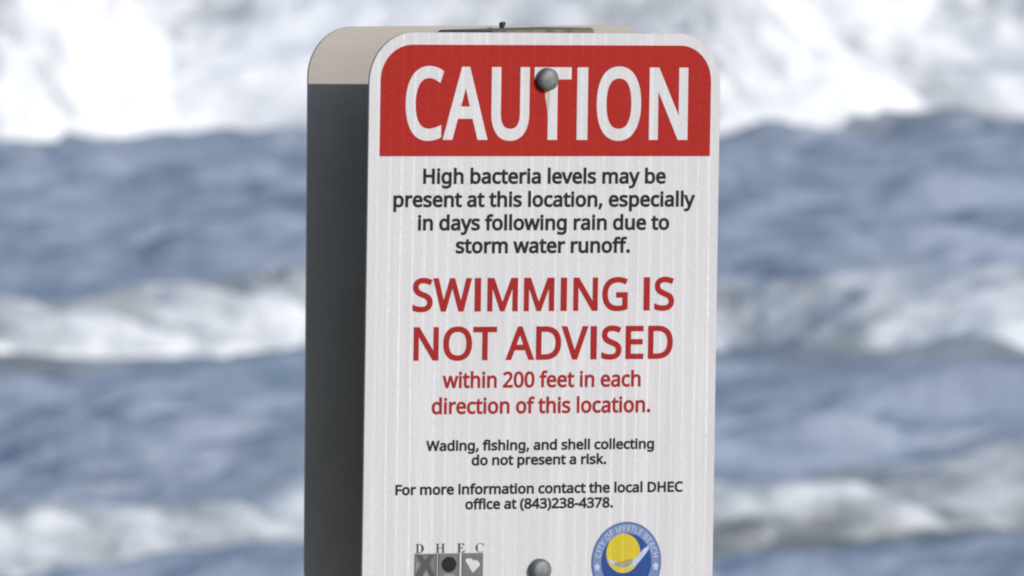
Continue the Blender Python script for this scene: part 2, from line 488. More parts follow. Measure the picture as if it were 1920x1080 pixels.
# ------------------------------------------------------------------ glyph outlines (advance, contours as cubic handles)
GLY = {'(':(241,[[32,177,32,220,32,264,36,306,45,348,53,390,66,430,83,468,101,505,123,540,150,573,172,573,194,573,217,573,179,522,151,467,132,407,113,346,103,284,103,221,103,179,108,138,116,98,125,57,137,18,154,-20,171,-57,191,-93,216,-127,194,-127,172,-127,150,-127,123,-95,101,-61,83,-24,66,13,53,53,45,94,36,135]]),
    ')':(241,[[209,264,209,220,209,177,204,135,196,94,188,53,175,13,158,-24,140,-61,118,-95,91,-127,69,-127,47,-127,25,-127,49,-93,70,-57,87,-20,103,18,116,57,124,98,133,138,137,179,137,221,137,263,133,304,124,346,116,387,103,427,87,465,70,504,49,539,24,573,46,573,68,573,91,573,118,540,140,505,158,468,175,430,188,390,196,348,204,306]]),
    ',':(215,[[152,87,154,84,149,65,143,45,136,23,128,1,120,-20,111,-42,102,-64,94,-84,85,-103,68,-103,50,-103,33,-103,38,-83,43,-61,49,-38,54,-15,58,8,63,31,67,54,70,74,73,93,98,93,123,93,148,93,150,90]]),
    '-':(258,[[97,184,32,184,32,204,32,225,32,246,97,246,161,246,226,246,226,225,226,204,226,184,161,184]]),
    '.':(215,[[58,24,58,43,58,63,63,77,72,85,82,93,93,97,107,97,121,97,132,93,142,85,152,77,157,63,157,43,157,24,152,10,142,2,132,-7,121,-11,107,-11,93,-11,82,-7,72,2,63,10]]),
    '0':(459,[[419,349,419,287,419,241,416,199,409,163,402,126,391,96,376,70,360,45,341,25,316,12,292,-1,263,-8,229,-8,186,-8,150,4,122,27,94,51,73,85,60,129,46,173,39,226,39,287,39,349,46,402,58,446,71,490,91,523,119,547,146,570,183,581,229,581,271,581,307,570,335,547,364,523,385,490,399,446,412,402],[110,339,110,287,110,235,114,191,121,156,129,122,142,96,159,78,177,61,200,52,229,52,257,52,281,61,298,78,315,95,328,121,336,156,344,191,348,235,348,287,348,339,344,383,336,417,328,452,315,478,298,495,281,513,257,521,229,521,200,521,177,513,159,495,142,478,129,452,121,417,114,383]]),
    '2':(459,[[417,21,417,0,291,0,165,0,38,0,38,20,38,39,38,59,88,109,138,160,188,210,217,239,242,265,261,287,281,310,296,332,306,353,316,375,322,399,322,424,322,456,312,480,294,496,275,512,250,520,221,520,193,520,168,516,147,506,126,496,105,483,83,466,70,482,57,497,45,513,60,526,76,538,94,548,112,558,132,566,153,572,174,578,196,581,221,581,256,581,287,574,313,562,338,550,358,532,372,510,387,487,394,460,394,428,394,398,388,370,375,344,363,318,346,292,324,267,302,241,276,214,247,185,207,146,167,107,128,67,128,66,128,65,128,64,224,64,321,64,417,64,417,43]]),
    '3':(459,[[395,480,395,439,395,413,391,391,381,372,371,353,358,338,340,326,322,315,301,306,277,302,277,300,277,299,277,298,323,293,357,279,379,255,402,231,413,201,413,163,413,130,405,100,390,74,374,48,350,28,318,14,286,-1,244,-8,193,-8,163,-8,136,-6,110,-1,84,3,60,11,36,23,36,45,36,67,36,89,60,77,86,68,114,61,142,55,168,51,194,51,245,51,282,61,305,81,328,101,339,129,339,164,339,188,333,208,320,223,308,237,289,248,265,255,241,262,213,265,179,265,160,265,142,265,123,265,123,285,123,306,123,326,142,326,161,326,180,326,211,326,238,330,259,339,280,348,296,361,307,377,318,394,323,412,323,434,323,462,314,483,295,498,276,514,251,521,219,521,199,521,180,519,164,515,147,511,132,506,117,498,103,491,89,483,75,473,63,489,51,505,39,521,60,537,85,551,115,563,145,575,180,581,218,581,278,581,323,567,352,540,381,514]]),
    '4':(459,[[443,151,443,130,415,130,387,130,359,130,359,87,359,43,359,0,337,0,314,0,291,0,291,43,291,87,291,130,200,130,108,130,17,130,17,150,17,170,17,190,107,319,196,447,286,576,311,576,335,576,359,576,359,448,359,321,359,193,387,193,415,193,443,193,443,172],[291,314,291,374,291,388,291,400,291,412,292,423,292,434,293,444,293,454,294,464,294,474,294,483,295,492,295,500,294,500,293,500,292,500,288,490,282,479,276,468,269,456,263,446,257,438,200,356,143,275,86,193,154,193,223,193,291,193,291,253]]),
    '7':(459,[[135,0,109,0,187,169,266,339,344,508,241,508,138,508,35,508,35,530,35,551,35,573,163,573,291,573,419,573,419,554,419,536,419,518,342,345,264,173,187,0,161,0]]),
    '8':(459,[[196,581,229,581,262,581,292,575,318,565,343,555,363,539,378,519,393,499,400,473,400,443,400,420,395,400,385,383,375,366,362,351,346,338,329,325,311,313,291,303,315,292,336,279,355,265,374,251,390,234,401,216,413,197,419,175,419,148,419,116,411,89,395,65,380,42,358,24,330,11,302,-2,269,-8,231,-8,190,-8,155,-2,126,10,98,23,76,40,61,63,47,86,39,113,39,146,39,172,45,195,56,214,67,233,81,250,99,264,118,278,137,289,158,299,139,310,122,322,107,336,92,349,80,365,71,383,62,400,58,421,58,444,58,474,65,498,80,518,95,538,115,554,141,565,167,575],[108,165,108,145,108,117,118,94,138,76,158,57,188,48,229,48,268,48,298,57,319,76,339,94,350,118,350,148,350,166,345,183,335,197,325,211,311,224,293,235,275,246,254,256,229,265,225,267,221,269,217,270,193,260,173,249,157,237,141,226,129,212,121,197,112,182],[259,524,228,524,198,524,174,517,155,502,136,488,127,468,127,441,127,421,131,405,141,391,150,378,163,367,179,357,195,348,213,339,232,330,250,338,267,347,282,357,297,366,308,378,317,392,326,405,330,422,330,441,330,468,321,488,302,502,284,517]]),
    'A':(512,[[462,0,437,0,414,59,391,118,368,177,292,177,217,177,141,177,118,118,96,59,73,0,49,0,24,0,0,0,75,192,149,383,224,575,245,575,267,575,289,575,363,383,437,192,512,0,487,0],[304,357,282,415,281,419,278,427,274,438,271,449,267,461,263,473,260,485,257,494,255,500,252,490,250,479,247,468,244,457,241,447,238,438,235,429,232,421,230,415,209,357,187,299,165,241,226,241,286,241,346,241,325,299]]),
    'B':(521,[[187,573,241,573,313,573,367,562,404,541,440,520,459,483,459,431,459,408,455,388,446,371,438,354,426,339,409,328,393,316,373,308,350,304,350,303,350,301,350,300,374,296,395,289,415,279,435,269,450,254,461,236,472,217,478,193,478,163,478,128,470,99,454,74,438,50,415,31,385,19,356,6,320,0,279,0,212,0,145,0,78,0,78,191,78,382,78,573,132,573],[221,329,256,329,305,329,339,337,357,352,375,368,384,392,384,423,384,454,373,477,351,490,329,504,293,511,245,511,213,511,182,511,150,511,150,450,150,389,150,329,185,329],[187,269,150,269,150,199,150,130,150,61,188,61,227,61,265,61,316,61,352,71,371,91,391,110,401,136,401,168,401,189,397,206,388,221,379,236,364,248,344,256,323,265,295,269,260,269,223,269]]),
    'C':(507,[[349,517,323,517,293,517,265,512,241,502,216,491,195,476,178,456,161,436,148,412,139,383,130,354,125,322,125,286,125,239,132,198,147,164,162,129,184,102,213,83,242,65,279,55,322,55,348,55,371,57,394,62,416,66,438,71,460,78,460,57,460,36,460,15,438,7,416,1,393,-2,371,-6,343,-8,312,-8,254,-8,205,4,166,28,127,52,98,86,78,131,59,175,49,227,49,287,49,330,55,370,67,406,79,442,97,473,120,499,143,525,172,545,206,559,240,574,280,581,324,581,353,581,382,578,409,572,436,566,461,558,482,547,472,527,463,506,453,486,435,494,416,501,394,508,372,514]]),
    'D':(585,[[536,353,536,292,536,228,525,174,501,131,477,87,443,55,399,33,354,11,300,0,237,0,184,0,131,0,78,0,78,191,78,382,78,573,137,573,195,573,254,573,312,573,362,562,404,540,446,519,479,488,502,446,525,405],[460,214,460,289,460,340,452,382,435,415,418,447,394,471,361,487,329,503,290,511,244,511,213,511,181,511,150,511,150,361,150,211,150,62,176,62,202,62,228,62,305,62,363,81,402,119,441,157]]),
    'E':(446,[[398,21,398,0,291,0,184,0,78,0,78,191,78,382,78,573,184,573,291,573,398,573,398,551,398,530,398,509,315,509,233,509,150,509,150,450,150,390,150,330,228,330,306,330,383,330,383,310,383,289,383,268,306,268,228,268,150,268,150,200,150,132,150,63,233,63,315,63,398,63,398,42]]),
    'F':(416,[[150,81,150,0,126,0,102,0,78,0,78,191,78,382,78,573,184,573,291,573,398,573,398,551,398,530,398,509,315,509,233,509,150,509,150,442,150,374,150,306,227,306,305,306,383,306,383,285,383,264,383,243,305,243,227,243,150,243,150,162]]),
    'G':(584,[[326,281,326,302,392,302,458,302,524,302,524,209,524,115,524,22,493,11,462,4,431,-1,399,-6,363,-8,323,-8,264,-8,214,4,173,28,133,51,102,85,81,130,59,174,49,226,49,286,49,346,61,398,84,442,108,486,142,520,186,544,230,568,283,581,346,581,378,581,408,578,437,572,465,566,492,558,516,547,507,526,498,505,489,484,469,493,446,501,421,508,395,514,369,517,342,517,296,517,257,508,225,489,192,470,167,444,150,409,133,375,124,334,124,286,124,241,132,201,146,166,161,131,184,103,216,84,247,64,289,55,340,55,365,55,387,56,404,59,422,61,438,64,452,68,452,125,452,182,452,238,410,238,368,238,326,238,326,260]]),
    'H':(594,[[516,191,516,0,492,0,468,0,443,0,443,89,443,178,443,267,346,267,248,267,150,267,150,178,150,89,150,0,126,0,102,0,78,0,78,191,78,382,78,573,102,573,126,573,150,573,150,492,150,411,150,330,248,330,346,330,443,330,443,411,443,492,443,573,468,573,492,573,516,573,516,382]]),
    'I':(272,[[239,14,239,0,170,0,101,0,32,0,32,14,32,28,32,42,55,47,77,52,99,57,99,210,99,362,99,515,77,520,55,526,32,531,32,545,32,559,32,573,101,573,170,573,239,573,239,559,239,545,239,531,217,526,194,520,172,515,172,362,172,210,172,57,194,52,217,47,239,42,239,28]]),
    'L':(420,[[185,0,78,0,78,191,78,382,78,573,102,573,126,573,150,573,150,403,150,234,150,64,233,64,317,64,400,64,400,43,400,21,400,0,293,0]]),
    'M':(727,[[350,0,330,0,268,167,205,335,142,502,141,502,140,502,139,502,140,491,141,478,142,461,142,445,143,426,144,407,144,387,144,368,144,347,144,231,144,116,144,0,122,0,100,0,78,0,78,191,78,382,78,573,113,573,149,573,184,573,243,416,302,260,361,103,362,103,363,103,364,103,424,260,484,416,544,573,579,573,614,573,650,573,650,382,650,191,650,0,626,0,602,0,578,0,578,117,578,235,578,352,578,371,578,389,579,408,580,426,580,444,581,460,582,476,583,490,584,501,583,501,582,501,581,501,517,334,453,167,390,0,370,0]]),
    'N':(609,[[532,191,532,0,504,0,476,0,447,0,345,159,243,317,141,476,140,476,139,476,138,476,139,463,140,449,141,432,142,415,142,397,143,378,144,359,144,340,144,320,144,213,144,107,144,0,122,0,100,0,78,0,78,191,78,382,78,573,106,573,133,573,161,573,263,415,365,257,467,99,468,99,469,99,470,99,469,107,469,120,468,137,467,154,466,173,466,193,465,214,464,232,464,249,464,357,464,465,464,573,487,573,509,573,532,573,532,382]]),
    'O':(626,[[577,346,577,287,577,243,572,202,561,166,549,130,533,99,510,73,488,47,461,27,428,13,395,-1,357,-8,314,-8,269,-8,230,-1,196,13,163,27,136,47,114,73,92,99,76,130,65,167,54,203,49,244,49,288,49,347,59,398,78,442,97,486,126,520,166,545,205,569,254,581,314,581,372,581,420,569,459,545,498,521,527,486,547,442,567,398],[125,335,125,287,125,239,132,198,145,163,159,128,179,101,207,83,235,64,271,55,314,55,357,55,392,64,420,83,447,101,468,128,481,163,495,198,501,239,501,287,501,359,486,416,456,457,426,498,379,518,314,518,271,518,235,509,207,490,179,472,159,445,145,411,132,377]]),
    'R':(499,[[183,573,236,573,283,573,323,567,353,555,384,543,407,524,422,500,437,476,444,446,444,410,444,379,439,354,427,334,416,313,402,297,385,285,367,273,349,264,330,257,382,171,434,86,487,0,459,0,431,0,403,0,356,79,310,158,264,237,226,237,188,237,150,237,150,158,150,79,150,0,126,0,102,0,78,0,78,191,78,382,78,573,130,573],[263,510,232,510,204,510,177,510,150,510,150,439,150,368,150,298,179,298,207,298,236,298,282,298,316,307,338,325,359,344,370,371,370,407,370,432,365,452,355,467,345,482,330,493,310,500,289,507]]),
    'S':(440,[[403,183,403,153,403,119,394,90,378,66,361,42,337,24,307,11,276,-2,240,-8,198,-8,177,-8,156,-7,137,-5,117,-3,99,0,83,4,67,8,53,13,41,19,41,42,41,65,41,88,60,80,84,72,113,65,141,58,171,55,201,55,230,55,253,58,273,66,292,73,306,84,316,98,326,112,330,128,330,147,330,165,326,181,318,194,310,207,297,219,277,230,258,241,230,252,196,265,171,274,150,283,131,294,113,304,97,316,85,330,73,343,63,358,57,375,51,392,48,412,48,435,48,465,56,491,71,513,87,534,108,551,136,563,163,575,195,581,231,581,262,581,291,578,318,572,344,566,368,558,389,549,381,528,374,507,366,487,347,495,325,503,302,508,279,514,254,517,229,517,205,517,185,514,169,507,153,500,141,490,133,478,125,465,121,450,121,434,121,415,125,399,133,386,141,373,154,361,172,351,191,341,215,330,246,318,280,306,308,293,332,279,355,265,372,248,385,228,397,208]]),
    'T':(446,[[259,170,259,0,235,0,211,0,187,0,187,170,187,339,187,509,127,509,68,509,8,509,8,530,8,551,8,573,151,573,294,573,437,573,437,551,437,530,437,509,378,509,318,509,259,509,259,339]]),
    'U':(586,[[513,326,513,202,513,163,505,127,489,95,473,63,449,38,416,20,383,1,341,-8,290,-8,219,-8,165,11,128,50,91,89,72,140,72,204,72,327,72,450,72,573,96,573,120,573,144,573,144,449,144,325,144,201,144,155,157,119,182,93,206,67,244,55,294,55,329,55,357,61,379,73,401,86,416,103,427,126,437,148,442,173,442,202,442,326,442,449,442,573,466,573,489,573,513,573,513,449]]),
    'V':(481,[[456,573,481,573,413,382,345,191,277,0,253,0,229,0,204,0,136,191,68,382,0,573,25,573,50,573,75,573,118,450,161,328,204,205,210,190,215,175,220,160,224,146,228,132,231,119,235,106,238,93,241,80,243,93,246,106,250,119,253,133,257,147,262,161,266,176,271,191,277,207,319,329,362,451,405,573,430,573]]),
    'W':(746,[[710,573,735,573,685,382,634,191,583,0,559,0,534,0,510,0,473,125,436,250,399,375,395,387,392,398,389,410,386,422,383,433,380,443,377,454,375,463,373,471,371,479,370,485,370,488,369,485,368,479,367,471,366,463,364,454,361,443,358,433,355,421,352,409,350,397,346,385,342,373,306,249,270,124,234,0,210,0,186,0,161,0,111,191,60,382,10,573,35,573,60,573,85,573,115,456,144,339,174,223,177,211,180,198,183,186,186,174,188,163,190,151,193,140,195,129,196,118,198,107,200,97,201,87,203,97,205,108,206,119,208,131,211,142,213,154,216,166,219,179,222,191,225,203,229,215,232,227,265,342,299,457,333,573,358,573,383,573,407,573,442,457,477,341,512,225,516,212,520,200,523,187,526,175,529,163,532,151,534,139,537,128,538,117,540,106,542,96,544,87,545,100,547,114,550,129,553,143,556,159,560,175,563,191,567,207,572,224,601,340,631,456,660,573,685,573]]),
    'Y':(454,[[177,385,227,291,277,385,326,479,376,573,402,573,428,573,454,573,390,456,327,339,263,222,263,148,263,74,263,0,239,0,215,0,191,0,191,73,191,146,191,219,127,337,64,455,0,573,26,573,52,573,79,573,128,479]]),
    'a':(450,[[203,437,231,437,283,437,322,426,347,403,372,380,385,343,385,293,385,195,385,98,385,0,368,0,351,0,334,0,329,20,325,41,320,61,319,61,318,61,317,61,304,45,292,32,279,22,266,12,251,4,234,-1,217,-6,196,-8,172,-8,147,-8,124,-3,103,6,82,15,66,29,55,48,43,67,37,91,37,119,37,162,54,195,87,219,121,242,173,254,243,257,267,257,292,258,316,259,316,268,316,276,316,285,316,321,308,345,293,359,277,373,255,380,227,380,204,380,183,377,163,370,142,363,123,356,106,347,99,365,91,383,84,400,103,410,125,419,151,426,176,433],[273,209,252,208,198,206,161,197,141,182,120,167,110,146,110,119,110,95,117,77,132,66,147,55,165,49,188,49,225,49,255,59,279,79,303,99,315,130,315,172,315,184,315,197,315,210,294,209]]),
    'b':(493,[[139,511,139,461,139,443,138,426,138,410,137,394,136,382,135,373,136,373,137,373,139,373,151,391,168,406,189,419,211,431,238,437,272,437,325,437,368,418,401,381,433,344,449,289,449,215,449,166,442,125,427,91,412,58,392,33,365,17,338,0,307,-8,272,-8,238,-8,211,-2,189,10,168,23,151,37,139,55,137,55,135,55,133,55,128,36,123,18,119,0,102,0,85,0,68,0,68,203,68,406,68,609,92,609,115,609,139,609,139,560],[299,379,260,379,229,379,205,373,188,361,170,350,157,332,150,308,142,285,139,254,139,217,139,216,139,215,139,214,139,161,147,121,165,93,182,65,214,51,261,51,300,51,329,65,348,93,367,121,376,162,376,216,376,270,367,310,348,338,329,365]]),
    'c':(385,[[265,-8,241,-8,203,-8,169,0,139,15,109,31,86,55,69,87,53,120,44,162,44,213,44,265,53,308,71,342,88,375,112,399,142,415,173,430,207,438,245,438,267,438,288,436,309,431,329,426,346,421,358,415,351,395,344,376,337,356,324,361,309,365,292,370,275,374,259,376,244,376,215,376,191,370,172,358,154,345,140,327,131,303,122,279,117,249,117,213,117,179,122,150,131,126,140,102,153,84,172,71,190,59,213,53,240,53,263,53,284,55,302,60,320,65,336,71,351,78,351,57,351,36,351,15,337,8,321,2,304,-2,286,-6]]),
    'd':(493,[[243,-8,221,-8,167,-8,124,11,92,48,60,85,44,140,44,214,44,288,60,344,93,381,125,419,168,438,221,438,244,438,263,435,280,429,296,424,311,416,323,407,335,397,346,386,354,374,356,374,358,374,359,374,359,381,358,392,356,405,355,419,354,430,354,438,354,495,354,552,354,609,378,609,401,609,425,609,425,406,425,203,425,0,406,0,387,0,368,0,365,19,361,38,358,58,357,58,356,58,354,58,346,45,335,34,323,24,311,15,296,7,279,1,263,-5],[193,51,232,51,277,51,309,63,328,88,346,113,355,150,355,200,355,205,355,209,355,213,355,267,346,308,329,336,311,365,279,379,231,379,193,379,165,364,146,334,127,304,117,263,117,213,117,161,127,121,146,93,165,65]]),
    'e':(452,[[196,438,234,438,271,438,303,430,329,414,356,398,376,375,390,346,404,317,411,283,411,244,411,230,411,215,411,201,313,201,215,201,117,201,118,153,131,116,154,90,178,65,211,52,254,52,281,52,306,55,327,60,348,65,370,72,392,82,392,61,392,41,392,20,370,10,349,3,327,-1,306,-6,280,-8,251,-8,210,-8,174,0,143,17,112,33,88,58,70,91,53,124,44,164,44,212,44,259,52,299,68,333,84,366,106,392,134,411,163,429],[257,380,233,380,200,380,173,369,154,348,134,326,122,296,119,257,192,257,265,257,338,257,338,282,334,303,326,322,319,340,308,354,292,364,277,375]]),
    'f':(276,[[266,393,266,375,230,375,194,375,158,375,158,250,158,125,158,0,134,0,111,0,87,0,87,125,87,250,87,375,62,375,37,375,12,375,12,386,12,397,12,408,37,416,62,424,87,432,87,441,87,449,87,457,87,494,93,524,104,547,115,570,131,587,152,597,172,608,198,613,227,613,244,613,260,612,274,609,288,606,300,603,310,599,304,581,298,562,292,544,283,546,273,549,262,552,251,554,240,556,228,556,204,556,187,548,175,532,164,516,158,492,158,458,158,449,158,439,158,430,194,430,230,430,266,430,266,412]]),
    'g':(493,[[165,438,221,438,249,438,274,433,297,422,320,411,339,395,355,373,357,373,358,373,359,373,362,392,366,411,369,430,388,430,406,430,425,430,425,284,425,138,425,-7,425,-48,418,-82,404,-109,390,-137,369,-158,341,-172,312,-186,276,-192,233,-192,202,-192,173,-190,147,-186,121,-181,98,-174,78,-165,78,-144,78,-122,78,-100,98,-111,122,-119,149,-125,176,-131,206,-134,237,-134,273,-134,302,-123,324,-101,345,-80,355,-50,355,-13,355,-7,355,-2,355,4,355,10,356,20,356,32,357,44,357,52,358,57,357,57,356,57,354,57,339,35,321,19,299,8,277,-3,251,-8,221,-8,166,-8,122,11,91,51,60,90,44,144,44,214,44,283,60,337,91,377,122,418],[259,379,230,379,206,379,186,372,169,359,152,346,139,328,130,303,121,279,117,249,117,213,117,160,127,120,146,92,166,64,194,50,232,50,254,50,272,53,288,58,303,64,316,73,326,85,337,97,344,112,349,131,354,149,356,172,356,197,356,203,356,209,356,214,356,253,352,285,343,309,334,333,320,350,302,362,283,373]]),
    'h':(496,[[139,490,139,431,139,420,138,410,138,399,137,389,136,379,135,370,136,370,138,370,140,370,149,385,160,398,174,407,188,417,203,424,221,429,238,435,255,437,273,437,308,437,337,432,360,421,384,410,401,393,413,370,425,347,431,317,431,280,431,187,431,93,431,0,407,0,384,0,361,0,361,92,361,183,361,275,361,310,353,336,338,353,322,370,298,379,265,379,233,379,207,372,189,360,171,348,158,331,150,308,143,284,139,256,139,222,139,148,139,74,139,0,115,0,92,0,68,0,68,203,68,406,68,609,92,609,115,609,139,609,139,550]]),
    'i':(207,[[115,430,139,430,139,287,139,143,139,0,115,0,92,0,68,0,68,143,68,287,68,430,92,430],[92,591,104,591,115,591,124,587,133,580,141,573,145,562,145,546,145,531,141,520,133,512,124,505,115,501,104,501,92,501,83,505,75,512,67,520,63,531,63,546,63,562,67,573,75,580,83,587]]),
    'k':(428,[[138,397,138,291,138,283,138,271,137,257,136,244,135,231,135,221,136,221,137,221,138,221,141,226,146,232,152,240,159,248,165,256,172,264,179,273,184,279,189,285,235,333,281,381,326,430,354,430,381,430,409,430,351,369,293,307,235,246,297,164,359,82,421,0,393,0,364,0,336,0,286,67,237,134,187,200,171,186,154,172,138,158,138,105,138,53,138,0,115,0,91,0,68,0,68,203,68,406,68,609,91,609,115,609,138,609,138,503]]),
    'l':(207,[[139,203,139,0,115,0,92,0,68,0,68,203,68,406,68,609,92,609,115,609,139,609,139,406]]),
    'm':(750,[[512,438,540,438,588,438,625,425,649,401,673,376,685,335,685,280,685,187,685,93,685,0,662,0,638,0,615,0,615,92,615,184,615,277,615,310,608,336,594,353,580,370,558,379,528,379,486,379,456,366,438,342,420,318,411,283,411,237,411,158,411,79,411,0,388,0,365,0,342,0,342,92,342,184,342,277,342,299,338,318,332,333,326,348,316,360,303,367,290,375,274,379,253,379,225,379,202,372,185,360,169,348,157,331,150,308,142,285,139,257,139,223,139,149,139,74,139,0,115,0,92,0,68,0,68,143,68,287,68,430,87,430,106,430,125,430,129,410,132,391,136,371,137,371,138,371,140,371,149,386,160,399,173,409,186,418,200,426,217,431,233,435,249,438,266,438,299,438,327,432,349,420,371,408,388,390,398,366,399,366,400,366,402,366,416,390,436,408,461,420,486,432]]),
    'n':(496,[[257,438,275,438,326,438,365,425,391,401,418,376,431,335,431,280,431,187,431,93,431,0,407,0,384,0,361,0,361,92,361,183,361,275,361,310,353,336,338,353,322,370,298,379,265,379,217,379,184,365,166,338,148,312,139,273,139,223,139,149,139,74,139,0,115,0,92,0,68,0,68,143,68,287,68,430,87,430,106,430,125,430,129,410,132,391,136,371,137,371,138,371,140,371,149,386,161,399,175,409,189,418,205,426,222,431,239,435]]),
    'o':(485,[[442,263,442,216,442,180,437,148,428,121,418,93,405,70,388,51,370,31,349,17,324,7,300,-3,272,-8,241,-8,213,-8,187,-3,163,7,139,17,118,31,100,51,83,70,69,93,59,121,49,148,44,180,44,216,44,263,52,304,68,336,84,369,107,394,137,412,167,429,203,438,244,438,283,438,317,429,347,412,377,394,400,369,417,336,433,304],[117,267,117,216,117,182,121,153,130,128,139,103,153,84,172,71,190,57,214,51,243,51,272,51,296,57,314,71,333,84,347,103,356,128,364,153,369,182,369,216,369,250,364,279,355,303,346,327,332,346,314,359,296,372,272,379,242,379,198,379,167,364,147,335,127,306]]),
    'p':(493,[[250,438,273,438,326,438,368,419,401,383,433,346,449,290,449,216,449,167,442,126,427,93,412,59,392,34,365,17,339,0,308,-8,272,-8,250,-8,230,-5,213,1,196,7,182,14,170,24,158,33,147,43,139,55,137,55,136,55,134,55,135,45,136,34,137,20,138,6,139,-6,139,-16,139,-75,139,-134,139,-192,115,-192,92,-192,68,-192,68,15,68,222,68,430,87,430,107,430,126,430,129,410,132,391,136,371,137,371,138,371,139,371,147,384,158,395,170,405,182,415,196,423,213,429,230,435],[299,379,260,379,231,379,208,373,190,362,172,351,160,335,152,313,144,291,139,263,139,229,139,225,139,220,139,216,139,180,142,150,150,126,157,101,170,83,188,70,206,57,230,51,261,51,288,51,309,58,326,72,343,87,355,106,364,131,372,156,376,184,376,217,376,266,367,305,348,334,329,364]]),
    'r':(331,[[249,438,269,438,277,438,285,437,295,437,304,436,312,435,319,433,316,411,313,390,310,368,303,370,296,371,287,372,279,373,271,374,264,374,247,374,231,370,217,363,202,356,188,347,176,334,165,321,155,306,149,289,142,271,139,251,139,229,139,153,139,76,139,0,115,0,92,0,68,0,68,143,68,287,68,430,87,430,107,430,126,430,129,404,131,377,134,351,135,351,136,351,137,351,146,367,157,382,170,395,183,408,198,418,214,426,231,434]]),
    's':(384,[[348,142,348,119,348,91,341,68,327,49,313,30,294,16,268,6,242,-3,212,-8,176,-8,146,-8,121,-6,99,-1,77,4,58,11,42,19,42,41,42,62,42,83,59,75,80,67,104,60,128,53,153,49,178,49,214,49,240,55,256,66,272,78,280,93,280,112,280,123,277,133,271,141,265,150,255,158,239,167,224,175,202,185,174,196,146,206,122,217,103,228,83,238,68,251,57,266,46,281,41,300,41,324,41,360,56,388,85,408,115,428,154,438,202,438,228,438,253,435,275,430,298,425,319,418,339,409,331,390,323,372,315,353,297,360,278,367,258,372,238,377,218,380,197,380,168,380,146,375,131,366,116,357,108,344,108,328,108,316,112,306,119,298,126,290,137,282,154,274,170,266,191,256,219,246,246,236,269,226,289,215,308,204,323,191,333,176,343,161]]),
    't':(289,[[192,50,212,50,222,50,233,51,245,53,256,54,265,56,272,59,272,41,272,23,272,5,264,1,254,-2,240,-4,226,-7,213,-8,200,-8,177,-8,157,-4,138,4,119,11,103,25,91,44,80,63,74,90,74,125,74,209,74,292,74,375,53,375,33,375,13,375,13,387,13,398,13,409,33,418,54,428,75,437,84,468,93,498,103,528,117,528,130,528,144,528,144,496,144,463,144,430,186,430,227,430,269,430,269,412,269,393,269,375,227,375,186,375,144,375,144,292,144,210,144,127,144,101,151,81,163,69,176,56]]),
    'u':(496,[[404,430,427,430,427,287,427,143,427,0,408,0,389,0,370,0,366,19,363,38,359,57,358,57,357,57,356,57,347,42,335,30,321,20,306,10,291,3,273,-1,256,-6,238,-8,220,-8,186,-8,157,-3,134,8,110,19,93,36,81,59,69,82,63,112,63,148,63,242,63,336,63,430,87,430,111,430,135,430,135,338,135,245,135,153,135,119,142,93,158,76,173,59,198,51,230,51,262,51,287,57,306,69,324,81,337,98,345,121,353,145,357,173,357,206,357,281,357,355,357,430,380,430]]),
    'v':(407,[[190,0,163,0,109,143,54,287,0,430,25,430,50,430,75,430,106,345,136,261,167,176,171,165,176,152,180,137,185,123,190,109,193,96,197,83,200,72,201,63,202,63,203,63,204,63,207,72,210,83,214,96,218,110,222,123,227,138,232,152,237,165,241,176,271,261,302,345,332,430,357,430,382,430,407,430,353,287,298,143,244,0,217,0]]),
    'w':(630,[[370,162,346,243,342,254,339,265,336,276,333,287,330,298,328,308,325,317,323,327,321,335,319,344,317,351,316,357,315,357,314,357,313,357,312,351,310,344,308,335,306,327,304,317,302,307,300,297,297,286,294,275,291,265,288,253,284,242,258,162,233,81,207,1,180,1,153,1,127,1,87,144,48,287,9,431,33,431,57,431,82,431,102,354,121,278,141,201,145,186,149,170,153,154,157,139,160,124,163,109,166,95,168,83,169,73,170,73,171,73,172,73,174,79,176,87,178,97,180,107,182,117,185,128,187,138,190,149,193,160,196,170,199,180,201,188,227,269,252,350,277,431,303,431,329,431,354,431,379,350,404,269,428,188,432,176,436,163,440,149,444,135,447,122,451,109,454,96,456,84,457,74,458,74,459,74,460,74,461,83,463,94,466,108,469,121,473,136,477,153,481,169,485,185,489,201,509,278,529,354,549,431,573,431,597,431,621,431,582,287,542,144,502,1,474,1,447,1,419,1,395,82]]),
    'y':(409,[[59,286,1,430,26,430,51,430,76,430,107,348,138,267,169,185,175,171,179,157,184,144,189,130,193,117,196,105,200,92,203,80,205,68,206,68,207,68,209,68,212,82,217,99,224,121,231,142,238,164,245,186,275,267,304,349,333,430,358,430,384,430,409,430,347,267,285,104,224,-59,214,-86,202,-109,188,-130,174,-150,158,-165,138,-176,119,-187,95,-192,67,-192,55,-192,43,-192,34,-190,24,-189,16,-188,9,-186,9,-167,9,-149,9,-130,15,-131,22,-132,30,-133,38,-134,47,-135,56,-135,73,-135,87,-132,99,-126,111,-119,121,-111,130,-99,138,-88,146,-74,152,-59,159,-40,167,-21,174,-2,116,142]]),
    ' ':(209,[])}


